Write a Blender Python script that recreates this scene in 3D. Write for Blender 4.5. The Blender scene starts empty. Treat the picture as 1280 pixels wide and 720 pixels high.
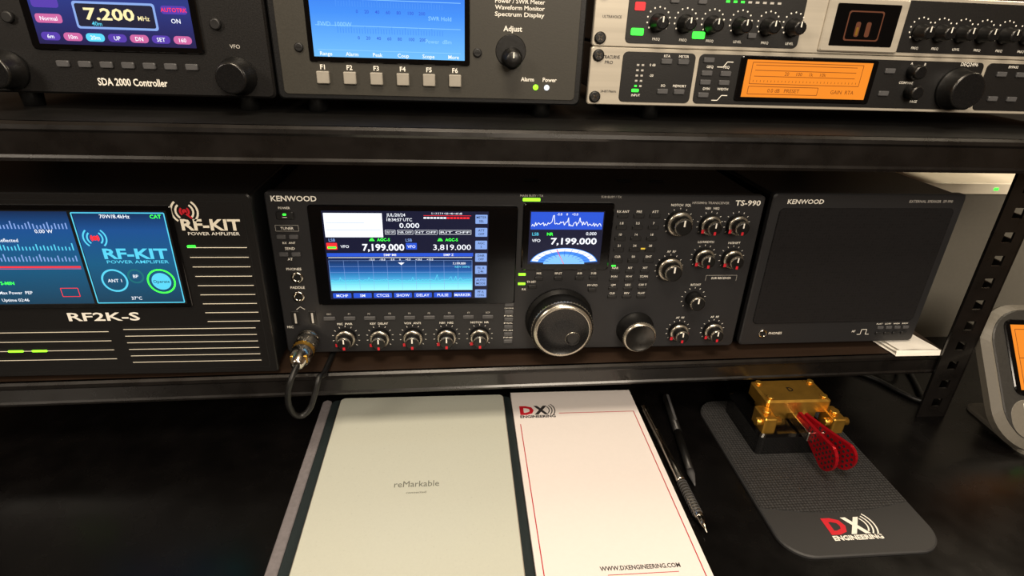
import bpy, bmesh, math, random
from mathutils import Matrix, Vector, noise
random.seed(7)
S=0.001; DZ=90.0
scene=bpy.context.scene
try: scene.view_settings.view_transform='Standard'
except Exception: pass
coll=scene.collection

# ---------------------------------------------------------------- materials
def lin(h):
    h=h.lstrip('#'); c=[int(h[i:i+2],16)/255 for i in (0,2,4)]
    return tuple([x/12.92 if x<=.04045 else ((x+.055)/1.055)**2.4 for x in c])+(1,)
MATS={}
def mat(name,hexc,rough=.5,metal=0,emit=0,var=.0,scale=200,bump=0,coat=0,spec=None,stretch=None,dist=.0004):
    m=bpy.data.materials.new(name); m.use_nodes=True
    nt=m.node_tree; N=nt.nodes; L=nt.links; p=N['Principled BSDF']
    c=lin(hexc); p.inputs['Base Color'].default_value=c
    p.inputs['Roughness'].default_value=rough; p.inputs['Metallic'].default_value=metal
    if spec is not None: p.inputs['Specular IOR Level'].default_value=spec
    if coat: p.inputs['Coat Weight'].default_value=coat; p.inputs['Coat Roughness'].default_value=.08
    if emit:
        p.inputs['Emission Color'].default_value=c; p.inputs['Emission Strength'].default_value=emit
        p.inputs['Base Color'].default_value=(.01,.01,.01,1)
    if var or bump:
        tc=N.new('ShaderNodeTexCoord'); nz=N.new('ShaderNodeTexNoise'); nz.inputs['Scale'].default_value=scale
        nz.inputs['Detail'].default_value=4
        if stretch:
            mp=N.new('ShaderNodeMapping'); mp.inputs['Scale'].default_value=stretch
            L.new(tc.outputs['Object'],mp.inputs[0]); L.new(mp.outputs[0],nz.inputs['Vector'])
        else: L.new(tc.outputs['Object'],nz.inputs['Vector'])
        if var:
            r=N.new('ShaderNodeValToRGB'); r.color_ramp.elements[0].position=.3; r.color_ramp.elements[1].position=.7
            r.color_ramp.elements[0].color=tuple(x*(1-var) for x in c[:3])+(1,)
            r.color_ramp.elements[1].color=tuple(min(1,x*(1+var)) for x in c[:3])+(1,)
            L.new(nz.outputs['Fac'],r.inputs[0]); L.new(r.outputs[0],p.inputs['Base Color'])
            q=N.new('ShaderNodeMapRange'); q.inputs[3].default_value=max(0,rough-.08); q.inputs[4].default_value=min(1,rough+.1)
            L.new(nz.outputs['Fac'],q.inputs[0]); L.new(q.outputs[0],p.inputs['Roughness'])
        if bump:
            b=N.new('ShaderNodeBump'); b.inputs['Strength'].default_value=bump; b.inputs['Distance'].default_value=dist
            L.new(nz.outputs['Fac'],b.inputs['Height']); L.new(b.outputs[0],p.inputs['Normal'])
    MATS[name]=m; return m
mat('face_charcoal','#272729',.42,.15,var=.06,scale=900,bump=.15)
mat('face_black','#0f0e0e',.42,.0,var=.1,scale=900,bump=.15)
mat('face_grey','#34322c',.5,0,var=.08,scale=900,bump=.1)
mat('case_black','#0c0d0f',.42,.1,var=.12,scale=700,bump=.2)
mat('gloss_black','#070708',.12,0,coat=.3)
mat('pit','#020202',.9)
mat('knob_black','#101010',.36,0,var=.1,scale=500)
mat('knob_steel','#4c4b49',.3,.9,var=.05,scale=600)
mat('knob_dark','#1b1b1c',.25,.4,var=.05,scale=600)
mat('knob_rim','#bdb6a8',.25,.85,var=.05,scale=600)
mat('key_dark','#19191a',.45,var=.05)
mat('key_mid','#4a4a4c',.5,var=.05)
mat('key_grey','#9b968c',.55,var=.04)
mat('ink','#f2efe6',.6,emit=.0)
mat('ink_dim','#b9b6b0',.6)
mat('ink_and_lit_edge','#f1ead8',.6)
mat('chrome','#d6d1c6',.18,1,var=.04,scale=300)
mat('silver','#bdb6a8',.38,.35,var=.1,scale=120,stretch=(.02,1,1))
mat('brass','#d6a548',.3,.9,var=.08,scale=90)
mat('red_anod','#a80f1c',.3,.5,var=.1,scale=200)
mat('red_paint','#c81c2c',.5)
mat('desk_black','#080707',.25,0,var=.3,scale=35,bump=.06,spec=.4)
mat('shelf_metal','#12100f',.28,.0,var=.25,scale=50,bump=.1,coat=.35)
mat('shelf_top','#080706',.55,.0,var=.3,scale=40,bump=.1,spec=.3)
mat('shelf_wood','#2e221a',.38,0,var=.25,scale=60,stretch=(.15,1,1))
mat('slate_white','#cacdc1',.3,0,var=.015,scale=500)
mat('slate_ink','#73756c',.6)
mat('folio','#1e282a',.6,var=.1,scale=600,bump=.3)
mat('folio_edge','#7d787b',.5,var=.1,scale=300,bump=.2)
mat('paper','#eee7e4',.7,0,var=.01,scale=300,bump=.05)
mat('paper_red','#c02a36',.7)
mat('paper_ink','#2d2a2c',.7)
mat('rubber_smooth','#2c2c2d',.55,0,var=.05,scale=400)
mat('cable','#0b0b0b',.45,var=.1)
mat('dev_grey','#66625a',.45,0,var=.05,scale=400)
mat('dev_dark','#2c2b29',.4,0,var=.05,scale=400)
mat('cream','#efe6d2',.6,var=.03,scale=60)
mat('cab_grey','#6b6860',.55,var=.05,scale=200)
mat('wallp','#4d3c2e',.85,0,var=.05,scale=20)
mat('wallf','#9a8368',.9,0,var=.05,scale=8)
mat('ceil','#b09f88',.9,0,var=.02,scale=20)
mat('floorp','#4a382b',.6,0,var=.2,scale=12)
mat('tissue','#f2eee6',.8,0,var=.03,scale=60,bump=.3)
E=dict(white='#f4f8ff',cream='#ffeeb0',blue='#2455d8',navy='#08123a',cyan='#58d4f2',ltblue='#8fb2f5',skyblue='#3f8df0',sky2='#86c8ff',red='#ff2a30',
       green='#38ff3c',orange='#f0871c',orange_dark='#a04c08',purple='#5a3bb8',pink='#d86aa8',teal='#137a86',lime='#9aff2a',amber='#c0663a',yellow='#ffd040',grey='#9aa3b8',black='#02040a')
ST=dict(white=1.2,cream=1.1,blue=1.05,navy=.7,cyan=1.1,ltblue=.95,skyblue=1.1,sky2=1.1,red=1.3,green=2.2,orange=1.1,orange_dark=.8,purple=.9,pink=.95,teal=.8,lime=2.0,amber=.25,yellow=.9,grey=.6,black=.4)
for k,h in E.items(): mat('e_'+k,h,.3,0,emit=ST[k])
def cellmat(name,c0,c1,scale,rough,bump,rnd=.15,edge=(.15,.55)):
    m=bpy.data.materials.new(name); m.use_nodes=True; nt=m.node_tree;N=nt.nodes;L=nt.links;p=N['Principled BSDF']
    tc=N.new('ShaderNodeTexCoord');vo=N.new('ShaderNodeTexVoronoi');vo.inputs['Scale'].default_value=scale;vo.inputs['Randomness'].default_value=rnd
    r=N.new('ShaderNodeValToRGB');e=r.color_ramp.elements;e[0].position=edge[0];e[0].color=lin(c0);e[1].position=edge[1];e[1].color=lin(c1)
    L.new(tc.outputs['Object'],vo.inputs['Vector']);L.new(vo.outputs['Distance'],r.inputs[0]);L.new(r.outputs[0],p.inputs['Base Color'])
    b=N.new('ShaderNodeBump');b.inputs['Strength'].default_value=bump;b.inputs['Distance'].default_value=.0006;b.invert=True
    L.new(vo.outputs['Distance'],b.inputs['Height']);L.new(b.outputs[0],p.inputs['Normal']);p.inputs['Roughness'].default_value=rough
    MATS[name]=m
cellmat('rubber','#3c3c3d','#161617',330,.6,.8)
cellmat('mesh_cloth','#000000','#1e1d1e',330,1,.6)
MATS['mesh_cloth'].node_tree.nodes['Principled BSDF'].inputs['Specular IOR Level'].default_value=.1
# display panels whose own picture changes over their height
def grad(name,z0,z1,stops,st=1.0,axis=2):
    m=bpy.data.materials.new(name); m.use_nodes=True; nt=m.node_tree;N=nt.nodes;L=nt.links;p=N['Principled BSDF']
    tc=N.new('ShaderNodeTexCoord');sp=N.new('ShaderNodeSeparateXYZ');mr=N.new('ShaderNodeMapRange');r=N.new('ShaderNodeValToRGB')
    L.new(tc.outputs['Object'],sp.inputs[0]);L.new(sp.outputs[axis],mr.inputs[0])
    mr.inputs[1].default_value=z0*S;mr.inputs[2].default_value=z1*S;L.new(mr.outputs[0],r.inputs[0])
    e=r.color_ramp.elements; e[0].position=stops[0][0];e[0].color=lin(stops[0][1]);e[1].position=stops[-1][0];e[1].color=lin(stops[-1][1])
    for q,h in stops[1:-1]:
        x=e.new(q);x.color=lin(h)
    L.new(r.outputs[0],p.inputs['Emission Color']);p.inputs['Emission Strength'].default_value=st
    p.inputs['Base Color'].default_value=(.01,.01,.01,1);p.inputs['Roughness'].default_value=.15
    MATS[name]=m

# ---------------------------------------------------------------- builder
FRONT=Matrix(((1,0,0,0),(0,0,-1,0),(0,1,0,0),(0,0,0,1)))   # (u right, v up, w outward) -> xyz
FLAT=Matrix.Identity(4)
TC={}
class B:
    def __init__(s,frame=FRONT,off=(0,0,0)):
        s.f=frame@Matrix.Translation(off); s.v=[];s.fc=[];s.mi=[];s.sm=[];s.ms=[]
    def m(s,n):
        if n not in s.ms: s.ms.append(n)
        return s.ms.index(n)
    def add(s,vs,fs,mt,smooth=False,T=None):
        k=len(s.v); M=s.f@T if T else s.f
        s.v+=[(M@Vector(p))*S for p in vs]; s.fc+=[tuple(i+k for i in f) for f in fs]
        i=s.m(mt); s.mi+=[i]*len(fs); s.sm+=[smooth]*len(fs)
    def quad(s,u0,v0,u1,v1,w,mt):
        s.add([(u0,v0,w),(u1,v0,w),(u1,v1,w),(u0,v1,w)],[(0,1,2,3)],mt)
    def prism(s,pts,w0,w1,mt,ch=0,topmat=None,T=None):
        n=len(pts)
        if ch:
            cx=sum(p[0] for p in pts)/n; cy=sum(p[1] for p in pts)/n
            ins=[]
            for i,p in enumerate(pts):
                d=Vector((p[0]-cx,p[1]-cy))
                ins.append((p[0]-(math.copysign(min(ch,abs(d.x)),d.x)),p[1]-(math.copysign(min(ch,abs(d.y)),d.y))))
            vs=[(p[0],p[1],w0) for p in pts]+[(p[0],p[1],w1-ch) for p in pts]+[(p[0],p[1],w1) for p in ins]
            fs=[tuple(range(n-1,-1,-1))]
            for r in (0,1):
                for i in range(n):
                    j=(i+1)%n; fs.append((r*n+i,r*n+j,(r+1)*n+j,(r+1)*n+i))
            s.add(vs,fs,mt,T=T); s.add(vs,[tuple(range(2*n,3*n))],topmat or mt,T=T)
        else:
            vs=[(p[0],p[1],w0) for p in pts]+[(p[0],p[1],w1) for p in pts]
            fs=[tuple(range(n-1,-1,-1))]+[(i,(i+1)%n,n+(i+1)%n,n+i) for i in range(n)]
            s.add(vs,fs,mt,T=T); s.add(vs,[tuple(range(n,2*n))],topmat or mt,T=T)
    def rbox(s,u0,v0,u1,v1,w0,w1,mt,r=0,ch=0,topmat=None,seg=5,T=None):
        r=min(r,abs(u1-u0)/2.01,abs(v1-v0)/2.01)
        if r<=0: pts=[(u0,v0),(u1,v0),(u1,v1),(u0,v1)]
        else:
            pts=[]
            for cx,cy,a in ((u1-r,v0+r,-90),(u1-r,v1-r,0),(u0+r,v1-r,90),(u0+r,v0+r,180)):
                for i in range(seg+1):
                    t=math.radians(a+90*i/seg); pts.append((cx+r*math.cos(t),cy+r*math.sin(t)))
        s.prism(pts,w0,w1,mt,ch,topmat,T)
    def lathe(s,cu,cv,prof,mt,seg=28,knurl=0,kn=0,T=None,smooth=True):
        n=seg; vs=[]
        for q in prof:
            for i in range(n):
                t=2*math.pi*i/n; r=q[1]
                if knurl and len(q)>3 and q[3]: r*=1-(knurl if i%2 else 0)
                vs.append((cu+r*math.cos(t),cv+r*math.sin(t),q[0]))
        for k in range(len(prof)-1):
            fs=[(k*n+i,k*n+(i+1)%n,(k+1)*n+(i+1)%n,(k+1)*n+i) for i in range(n)]
            mm=prof[k+1][2] if len(prof[k+1])>2 and prof[k+1][2] else mt
            s._f(vs,fs,mm,smooth,T,k==0)
        a=prof[-1]; mm=a[2] if len(a)>2 and a[2] else mt
        s._f(None,[tuple((len(prof)-1)*n+i for i in range(n))],mm,False,T,False)
        s._f(None,[tuple(n-1-i for i in range(n))],mt,False,T,False)
    def _f(s,vs,fs,mt,smooth,T,new):
        if new:
            s._k=len(s.v); M=s.f@T if T else s.f
            s.v+=[(M@Vector(p))*S for p in vs]
        s.fc+=[tuple(i+s._k for i in f) for f in fs]; i=s.m(mt); s.mi+=[i]*len(fs); s.sm+=[smooth]*len(fs)
    def text(s,t,u,v,h,mt,w=.2,al='c',width=None,bold=.007,T=None):
        if h<2.7 and width is None: h*=1.15
        key=(t,bold)
        if key not in TC:
            c=bpy.data.curves.new('tmp','FONT'); c.body=t; c.size=1; c.resolution_u=2; c.offset=bold
            o=bpy.data.objects.new('tmp',c); coll.objects.link(o)
            bpy.context.view_layer.update()
            me=bpy.data.meshes.new_from_object(o.evaluated_get(bpy.context.evaluated_depsgraph_get()))
            vs=[tuple(p.co) for p in me.vertices]; fs=[tuple(p.vertices) for p in me.polygons]
            bpy.data.objects.remove(o); bpy.data.curves.remove(c); bpy.data.meshes.remove(me)
            xs=[p[0] for p in vs] or [0,1]
            TC[key]=(vs,fs,min(xs),max(xs))
        vs,fs,x0,x1=TC[key]
        k=h/.70; kx=k if width is None else width/(x1-x0)
        tw=(x1-x0)*kx; ox={'c':-tw/2,'l':0,'r':-tw}[al]
        s.add([(u+ox+(p[0]-x0)*kx,v+p[1]*k-h/2,w) for p in vs],fs,mt,T=T)
    def arc(s,cu,cv,r,th,a0,a1,w,mt,n=24,sy=1):
        vs=[];fs=[]
        for i in range(n+1):
            t=math.radians(a0+(a1-a0)*i/n)
            for q in (r-th/2,r+th/2): vs.append((cu+q*math.cos(t),cv+q*sy*math.sin(t),w))
        for i in range(n): fs.append((2*i,2*i+1,2*i+3,2*i+2))
        s.add(vs,fs,mt)
    def line(s,pts,th,w,mt):
        for (a,b),(c,d) in zip(pts,pts[1:]):
            D=Vector((c-a,d-b))
            if D.length<1e-6: continue
            n=Vector((-D.y,D.x)).normalized()*th/2
            s.add([(a+n.x,b+n.y,w),(a-n.x,b-n.y,w),(c-n.x,d-n.y,w),(c+n.x,d+n.y,w)],[(0,1,2,3)],mt)
    def frame(s,u0,v0,u1,v1,th,w,mt):
        s.line([(u0,v0),(u1,v0)],th,w,mt);s.line([(u0,v1),(u1,v1)],th,w,mt);s.line([(u0,v0),(u0,v1)],th,w,mt);s.line([(u1,v0),(u1,v1)],th,w,mt)
    def tube(s,pts,r,mt,n=10):
        P=[Vector(p) for p in pts]; Q=[]
        for i in range(len(P)-1):
            p0=P[max(i-1,0)];p1=P[i];p2=P[i+1];p3=P[min(i+2,len(P)-1)]
            for k in range(6):
                t=k/6; Q.append(.5*((2*p1)+(p2-p0)*t+(2*p0-5*p1+4*p2-p3)*t*t+(3*p1-p0-3*p2+p3)*t**3))
        Q.append(P[-1]); vs=[];fs=[]; up=Vector((0.3,.2,1)).normalized()
        for i,q in enumerate(Q):
            d=(Q[min(i+1,len(Q)-1)]-Q[max(i-1,0)]).normalized()
            a=d.cross(up); a=a.normalized() if a.length>1e-3 else Vector((1,0,0)); b=d.cross(a); up=-b if (-b).length else up
            for k in range(n):
                t=2*math.pi*k/n; vs.append(tuple(q+a*r*math.cos(t)+b*r*math.sin(t)))
        for i in range(len(Q)-1):
            for k in range(n): fs.append((i*n+k,i*n+(k+1)%n,(i+1)*n+(k+1)%n,(i+1)*n+k))
        fs+= [tuple(range(n-1,-1,-1)),tuple((len(Q)-1)*n+k for k in range(n))]
        s.add(vs,fs,mt,True)
    def mesh(s,name):
        me=bpy.data.meshes.new(name); me.from_pydata([tuple(p) for p in s.v],[],s.fc)
        for n in s.ms: me.materials.append(MATS[n])
        me.polygons.foreach_set('material_index',s.mi); me.polygons.foreach_set('use_smooth',s.sm)
        me.update(); return me
    def obj(s,name,parent=None,loc=(0,0,0),label=None,cat=None,rot=None):
        return place(s.mesh(name),name,parent,loc,label,cat,rot)
def place(me,name,parent=None,loc=(0,0,0),label=None,cat=None,rot=None):
    o=bpy.data.objects.new(name,me); coll.objects.link(o)
    o.location=Vector(loc)*S
    if rot: o.rotation_euler=rot
    if parent: o.parent=parent
    if label: o['label']=label
    if cat: o['category']=cat
    return o
def root(name,x,y,z,label,cat,rot=None):
    o=bpy.data.objects.new(name,None); coll.objects.link(o); o.empty_display_size=.02
    o.location=(x*S,y*S,(z+DZ)*S)
    if rot: o.rotation_euler=rot
    o['label']=label;o['category']=cat; return o
def uvw(u,v,w): return (u,-w,v)
def smallknob(b,r,h,ring=True,mark='red_paint'):
    if ring:
        b.lathe(0,0,[(0,r*1.25),(h*.35,r*1.22),(h*.42,r*1.05,'knob_rim')],'knob_black',30)
    b.lathe(0,0,[(0,r*.95),(h*.5,r*.95),(h*.85,r*.88,None,1),(h*.97,r*.78,'knob_rim'),(h,r*.66,'knob_black')],'knob_black',32,knurl=.06)
    b.quad(-r*.08,r*.1,r*.08,r*.72,h+.1,'ink')
    if mark: b.quad(-r*1.2,-r*.9,-r*.85,-r*.45,h*.45,mark); b.quad(-r*.14,-r*.75,r*.14,-r*.35,h+.1,mark)
def feet(parent,us,ws,h,r=9):
    b=B(); b.lathe(0,0,[(0,r*.9),(h-1,r),(h,r)],'cable',20,T=Matrix.Rotation(-math.pi/2,4,'X'))
    me=b.mesh('foot')
    for u in us:
        for w in ws: place(me,'foot',parent,(u,-w,0))

# ================================================================= setting
def struct(name,lo,hi,mt):
    b=B(FLAT); b.rbox(lo[0],lo[1],hi[0],hi[1],lo[2]+DZ,hi[2]+DZ,mt); o=b.obj(name); o['kind']='structure'; return o
FZ=-840
struct('floor',(-2400,-3000,FZ-20),(2600,800,FZ),'floorp')
struct('ceiling',(-2400,-3000,1560),(2600,800,1580),'ceil')
struct('wall_back',(-2400,800,FZ),(2600,820,1560),'wallp')
struct('wall_front',(-2400,-3020,FZ),(2600,-3000,1560),'wallf')
struct('wall_left',(-2420,-3000,FZ),(-2400,800,1560),'wallf')
struct('wall_right',(2600,-3000,FZ),(2620,800,1560),'wallf')

# desk
d=root('desk',200,100,FZ,'wide black desk with a satin worktop under the shelves','desk')
b=B(FLAT); b.rbox(-1000,-560,1000,650,-DZ-FZ-28,-DZ-FZ,'desk_black',8,2); b.obj('worktop',d)
b=B(FLAT); b.rbox(-25,-25,25,25,0,-DZ-FZ-28,'shelf_metal',3); me=b.mesh('leg')
for x in (-940,940):
    for y in (-500,590): place(me,'leg',d,(x,y,0))

# shelving --------------------------------------------------------
def shelf_part(x0,x1,yf,yb,zt,bh,topmat,rotz,piv,label):
    sh=root('shelf',piv[0],piv[1],zt-bh,label,'shelf',(0,0,rotz))
    x0-=piv[0];x1-=piv[0];yf-=piv[1];yb-=piv[1]
    z=bh
    b=B(FLAT); b.rbox(x0,yf+3,x1,yb,z-9,z,'shelf_metal',1,topmat=topmat); b.obj('board',sh)
    pr=[(0,-4),(-1.5,-1.2),(-4,0),(-7,0),(-9,-2),(-9.5,-5),(-8.4,-7),(-8.4,-bh+5),(-9.5,-bh+3),(-9,-bh+.6),(-6,-bh),(-2,-bh),(0,-bh+2)]
    n=len(pr); vs=[]
    for x in (x0,x1): vs+=[(x,yf+9+p[0],z+p[1]) for p in pr]
    fs=[(i,(i+1)%n,n+(i+1)%n,n+i) for i in range(n)]+[tuple(range(n-1,-1,-1)),tuple(range(n,2*n))]
    b=B(FLAT); b.add(vs,fs,'shelf_metal'); b.obj('beam',sh)
    b=B(FLAT); b.rbox(x0,yb-4,x1,yb,0,z,'shelf_metal'); b.obj('beam',sh)
shelf_part(-420,706,-32,400,-9,25,'shelf_wood',math.radians(1.3),(-250,-32),'low black metal shelf with a dark brown board and beam')
shelf_part(-420,820,-70,400,234,28,'shelf_top',0,(0,0),'high black metal shelf with a rolled glossy front beam')
b=B(FLAT); w=34; z0,z1=0,234+DZ-10
for ax in (0,1):
    segs=[]; z=z0
    while z<z1-1:
        segs.append((z,min(z+14,z1),True)); z+=14
        if z<z1: segs.append((z,min(z+11,z1),False)); z+=11
    for a,c,full in segs:
        for p,q in ([(0,w)] if full else [(0,11),(22,w)]):
            if ax==0: b.rbox(-q,0,-p,2.2,a,c,'shelf_metal')
            else: b.rbox(-1.1,p,1.1,q,a,c,'shelf_metal')
me=b.mesh('shelf_post')
for x,y in ((727,-16),(727,366),(-392,-16),(-392,366)):
    o=place(me,'shelf_post',None,(x,y,0),label='black slotted angle iron post holding up the shelves',cat='post'); o['group']='slotted shelf posts'

# ================================================================= transceiver
F=9
ts=root('radio_transceiver',0,0,-9,'large black tabletop radio transceiver with blue displays and many knobs','radio')
b=B(off=(0,F,0)); b.rbox(3,1,457,163,-345,-6,'case_black',3)
for u in (235,330,365): 
    b.rbox(u,163,u+14,163.4,-60,-54,'pit')
b.obj('case',ts)
grad('scope_grad',F+71,F+103,[(0,'#9ff0f6'),(.2,'#6fdcec'),(.36,'#3c9ed4'),(.62,'#1b56a0'),(1,'#0a1c44')],1.15)
b=B(off=(0,F,0))
b.rbox(0,0,460,165,-7,0,'face_charcoal',4,1.2)
b.rbox(4,158.8,456,163.5,0,.5,'face_charcoal',1)
b.text('KENWOOD',6,159.5,4.8,'ink',1.2,'l',39,.02)
b.text('TS-990',430,158.5,5,'ink',1.2,'l',25,.02)
b.text('HF/50MHz TRANSCEIVER',424,158.3,2,'ink_dim',1.2,'r')
b.text('MAIN BUSY / TX',236,163.8,1.8,'ink_dim',1.2); b.text('SUB BUSY / TX',310,163.3,1.8,'ink_dim',1.2)
b.rbox(228,158.6,244,161.4,0,1.4,'e_lime',.6)
T_=[('POWER',16,150.5,1.8),('TUNER',16,131.5,2.2),('RX  ANT',16,117.5,1.8),('SEND',16,112,2.2),('AT',15,101.5,2.2),('PHONES',17,91.5,2.2),('PADDLE',18,72.5,2.2),('MIC',6,30,2.2)]
for t,u,v,h in T_: b.text(t,u,v,h,'ink',.3)
b.frame(6,128.8,26,134.4,.25,.3,'ink_dim')
b.line([(14,49),(18,52),(22,49)],.4,.3,'ink')
for i,u in enumerate((44,63,82,102,121,140,160,179,198)): b.text(('ESC','F1','F2','F3','F4','F5','F6','F7','SCP')[i],u-0,43.6,1.6,'ink_dim',.3)
for i,u in enumerate((58,91,123.5,157,190)):
    b.text(('MIC  PWR','KEY  DELAY','VOX  ANTI','NB1  NB2','NOTCH  NR')[i],u,32.6,2,'ink',.3)
    for a in range(-130,131,26):
        t=math.radians(90-a); b.line([(u+12*math.cos(t),17+12*math.sin(t)),(u+13.6*math.cos(t),17+13.6*math.sin(t))],.5,.3,'ink')
for i in range(6): b.text(('LSB USB','CW CW-R','FSK','PSK','FM AM','FINE')[i],219,56.5-i*8.4,1.5,'ink',.3,width=9)
for t,u,v in (('SPLIT',266,86),('A/B',287,86),('SUB',301,86),('M/S',247,86),('M>VFO',301,73),('TF-SET',240,77),('RX',233,69)): b.text(t,u,v,1.9,'ink',.3)
kp=['RX ANT','PRE','ATT','1.8','3.5','7','10','14','18','21','24','28','CLR','50','ENT']
for i in range(15):
    b.text(kp[i],323+(i%3)*15.5,149-(i//3)*11.4,2,'ink',.3)
kp=['NAR','RIT','XIT','M.IN','M>V','SCAN','QM','REC','CW T','CLR','REV','PLAY']
for i in range(12): b.text(kp[i],322+(i%3)*15,91.5-(i//3)*9.2,1.9,'ink',.3)
KN=[(378,138.5,13,'NOTCH  SQL'),(376,91.5,13,'AF  RF'),(409,137,11.5,'NB1  NB2'),(436,137,11.5,'AF  RF'),(409,103,11.5,'LO/WIDTH'),(438,102,11.5,'HI/SHIFT'),(407,57,11.5,'RIT/XIT'),(397,19.5,11.5,'AF  RF'),(434,20,11.5,'AF  RF')]
for u,v,r,lab in KN:
    if lab!='AF  RF' or v<120: b.text(lab,u,v+r+4.2,2,'ink',.3)
    for a in range(-130,131,26):
        t=math.radians(90-a); b.line([(u+r*math.cos(t),v+r*math.sin(t)),(u+(r+1.5)*math.cos(t),v+(r+1.5)*math.sin(t))],.5,.3,'ink' if a<100 else 'red_paint')
b.text('SUB RECEIVER',432,80,2,'ink',.3); b.line([(416,83),(448,83)],.3,.3,'ink_dim'); b.line([(416,77),(416,83)],.3,.3,'ink_dim'); b.line([(448,77),(448,83)],.3,.3,'ink_dim')
for u,v in ((230.5,85),(230.5,75)): b.rbox(u-3.5,v-1.2,u+3.5,v+1.2,0,.5,'e_lime',.4)
b.rbox(309,96,311,98,0,.5,'e_lime')
b.rbox(345,111,351,112.4,0,.4,'e_yellow'); b.rbox(318,93,322,94.5,0,.4,'e_green')
b.obj('faceplate',ts)
# main display
b=B(off=(0,F,0)); b.rbox(36,54,224,154,0,2.5,'gloss_black',3,1)
z=2.8; b.quad(48,61,197,149,z-.1,'e_navy')
z=2.9
b.quad(49.5,124,101,147,z,'e_white'); b.line([(51,131),(99,131)],.3,z+.1,'e_ltblue'); b.line([(51,138),(85,138)],.3,z+.1,'e_ltblue')
b.text('JUL/20/24',105,145.5,2.5,'e_white',z,'l');b.text('18:34:57 UTC',105,141,2.5,'e_white',z,'l')
b.text('0.000',125,135.5,4.6,'e_white',z,'c',18,.01)
for i in range(14): b.quad(138+i*3,142,140.4+i*3,143.6,z,'e_red' if i>6 else 'e_white')
b.line([(138,145),(181,145)],.35,z,'e_red'); b.text('S 1 3 5 7 9 +20 +40 +60 dB',159,147,1.5,'e_white',z)
for u0,u1,t in ((103,112,'SPLIT OFF'),(114,128,'NR OFF'),(130,150,'NT OFF'),(152,181,'RIT OFF')):
    b.frame(u0,127,u1,131,.3,z,'e_white'); b.text(t,(u0+u1)/2,129,1.8,'e_white',z,width=(u1-u0)-2)
for u in (88,150): b.prism([(u,120.5),(u+5,120.5),(u+3.4,123),(u+1.6,123)],z,z+.05,'e_green'); b.text('AGC-S',u+13,121.7,2.8,'e_green',z)
b.text('LSB',52,121.3,2.8,'e_ltblue',z,'l');b.text('LSB',121,121.3,2.8,'e_ltblue',z,'l')
b.rbox(49.5,112,59,118.5,z-.05,z,'e_red',.5); b.quad(50.5,113,58,115,z+.1,'e_green'); b.text('VFO',62,115,2.8,'e_white',z,'l')
b.rbox(121,112,131,118.5,z-.05,z,'e_blue',.5); b.text('VFO',126,115,2.4,'e_white',z+.1)
b.text('7,199.000',100.5,114.2,6.4,'e_white',z,'c',38,.025); b.text('3,819.000',163.5,114.3,5.4,'e_white',z,'c',35)
b.quad(49,105,183,108.5,z,'e_blue'); b.text('SIMP M8',106,106.7,2,'e_white',z+.1); b.text('SIMP Z',160,106.7,2,'e_white',z+.1)
b.quad(49.5,70,182.5,103.5,z,'scope_grad')
b.line([(50,104),(182,104)],.5,z+.1,'e_white')
for i in range(11): u=50+i*13.2; b.line([(u,71),(u,101)],.22,z+.1,'e_ltblue')
for i in range(5): v=77+i*6; b.line([(50,v),(182,v)],.22,z+.1,'e_ltblue')
pts=[(50+i*1.1,80+random.random()*1.8+(5*random.random() if random.random()>.93 else 0)) for i in range(121)]
b.line(pts,.5,z+.2,'e_cyan')
b.text('-15.0      -10.0      -5.0      0      +5.0      +10.0      +15.0',116,102,1.6,'e_white',z+.2)
b.prism([(113,99),(119,99),(116,96.5)],z+.2,z+.25,'e_white'); b.text('7,199.000',176,98,1.9,'e_white',z+.2,'r'); b.text('RBW 300Hz',180,94.5,1.7,'e_cyan',z+.2,'r')
for i,t in enumerate(('MCHF','SM','CTCSS','SHOW','DELAY','PULSE','MARKER')):
    b.rbox(50.5+i*19,62.3,67.5+i*19,67.5,z,z+.1,'e_blue',.8); b.text(t,59+i*19,64.9,2.5,'e_white',z+.2)
for i in range(7):
    v=141-i*12.6; b.rbox(185,v-3.6,196,v+5,z,z+.1,'e_ltblue',.6)
    b.text(('METER','ATT','AGC','DNR','FIL A','AUTO','PF A')[i],190.5,v+2.6,1.9,'e_navy',z+.2); b.text(('SEL','OFF','S','OFF','2.4k','MODE','CHG')[i],190.5,v-1,1.9,'e_navy',z+.2)
b.obj('main_display',ts)
# sub display
b=B(off=(0,F,0)); b.rbox(229,90,314,157.5,0,2.5,'gloss_black',3,1)
b.quad(235,97,305,150,z-.1,'e_navy')
b.quad(236,132,304,149,z,'e_blue')
pts=[(237+i*.9,135+random.random()*5+(8 if i in (22,23,38,50) else 0)) for i in range(74)]
b.line(pts,.6,z+.1,'e_white'); b.text('-5.0    0    +5.0',270,147,2,'e_white',z+.2)
b.text('LSB',238,127.5,3,'e_cyan',z,'l'); b.text('0.000',299,128,3.2,'e_white',z,'r'); b.text('NR',252,127.5,2.6,'e_green',z,'l')
b.text('VFO',238,121,3,'e_white',z,'l'); b.text('7,199.000',300,120.4,6.2,'e_white',z,'r',44,.025)
b.arc(270,97,17,32,8,172,z,'e_skyblue',30,.5); b.arc(270,97,29,6,12,168,z+.05,'e_white',30,.5); b.arc(270,97,10,20,0,180,z+.04,'e_sky2',24,.5)
for a in range(20,161,14):
    t=math.radians(a); b.line([(270+16*math.cos(t),97+8*math.sin(t)),(270+31*math.cos(t),97+15.5*math.sin(t))],.4,z+.1,'e_blue')
b.line([(270,97),(262,112)],.5,z+.15,'e_red')
b.obj('sub_display',ts)
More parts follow.
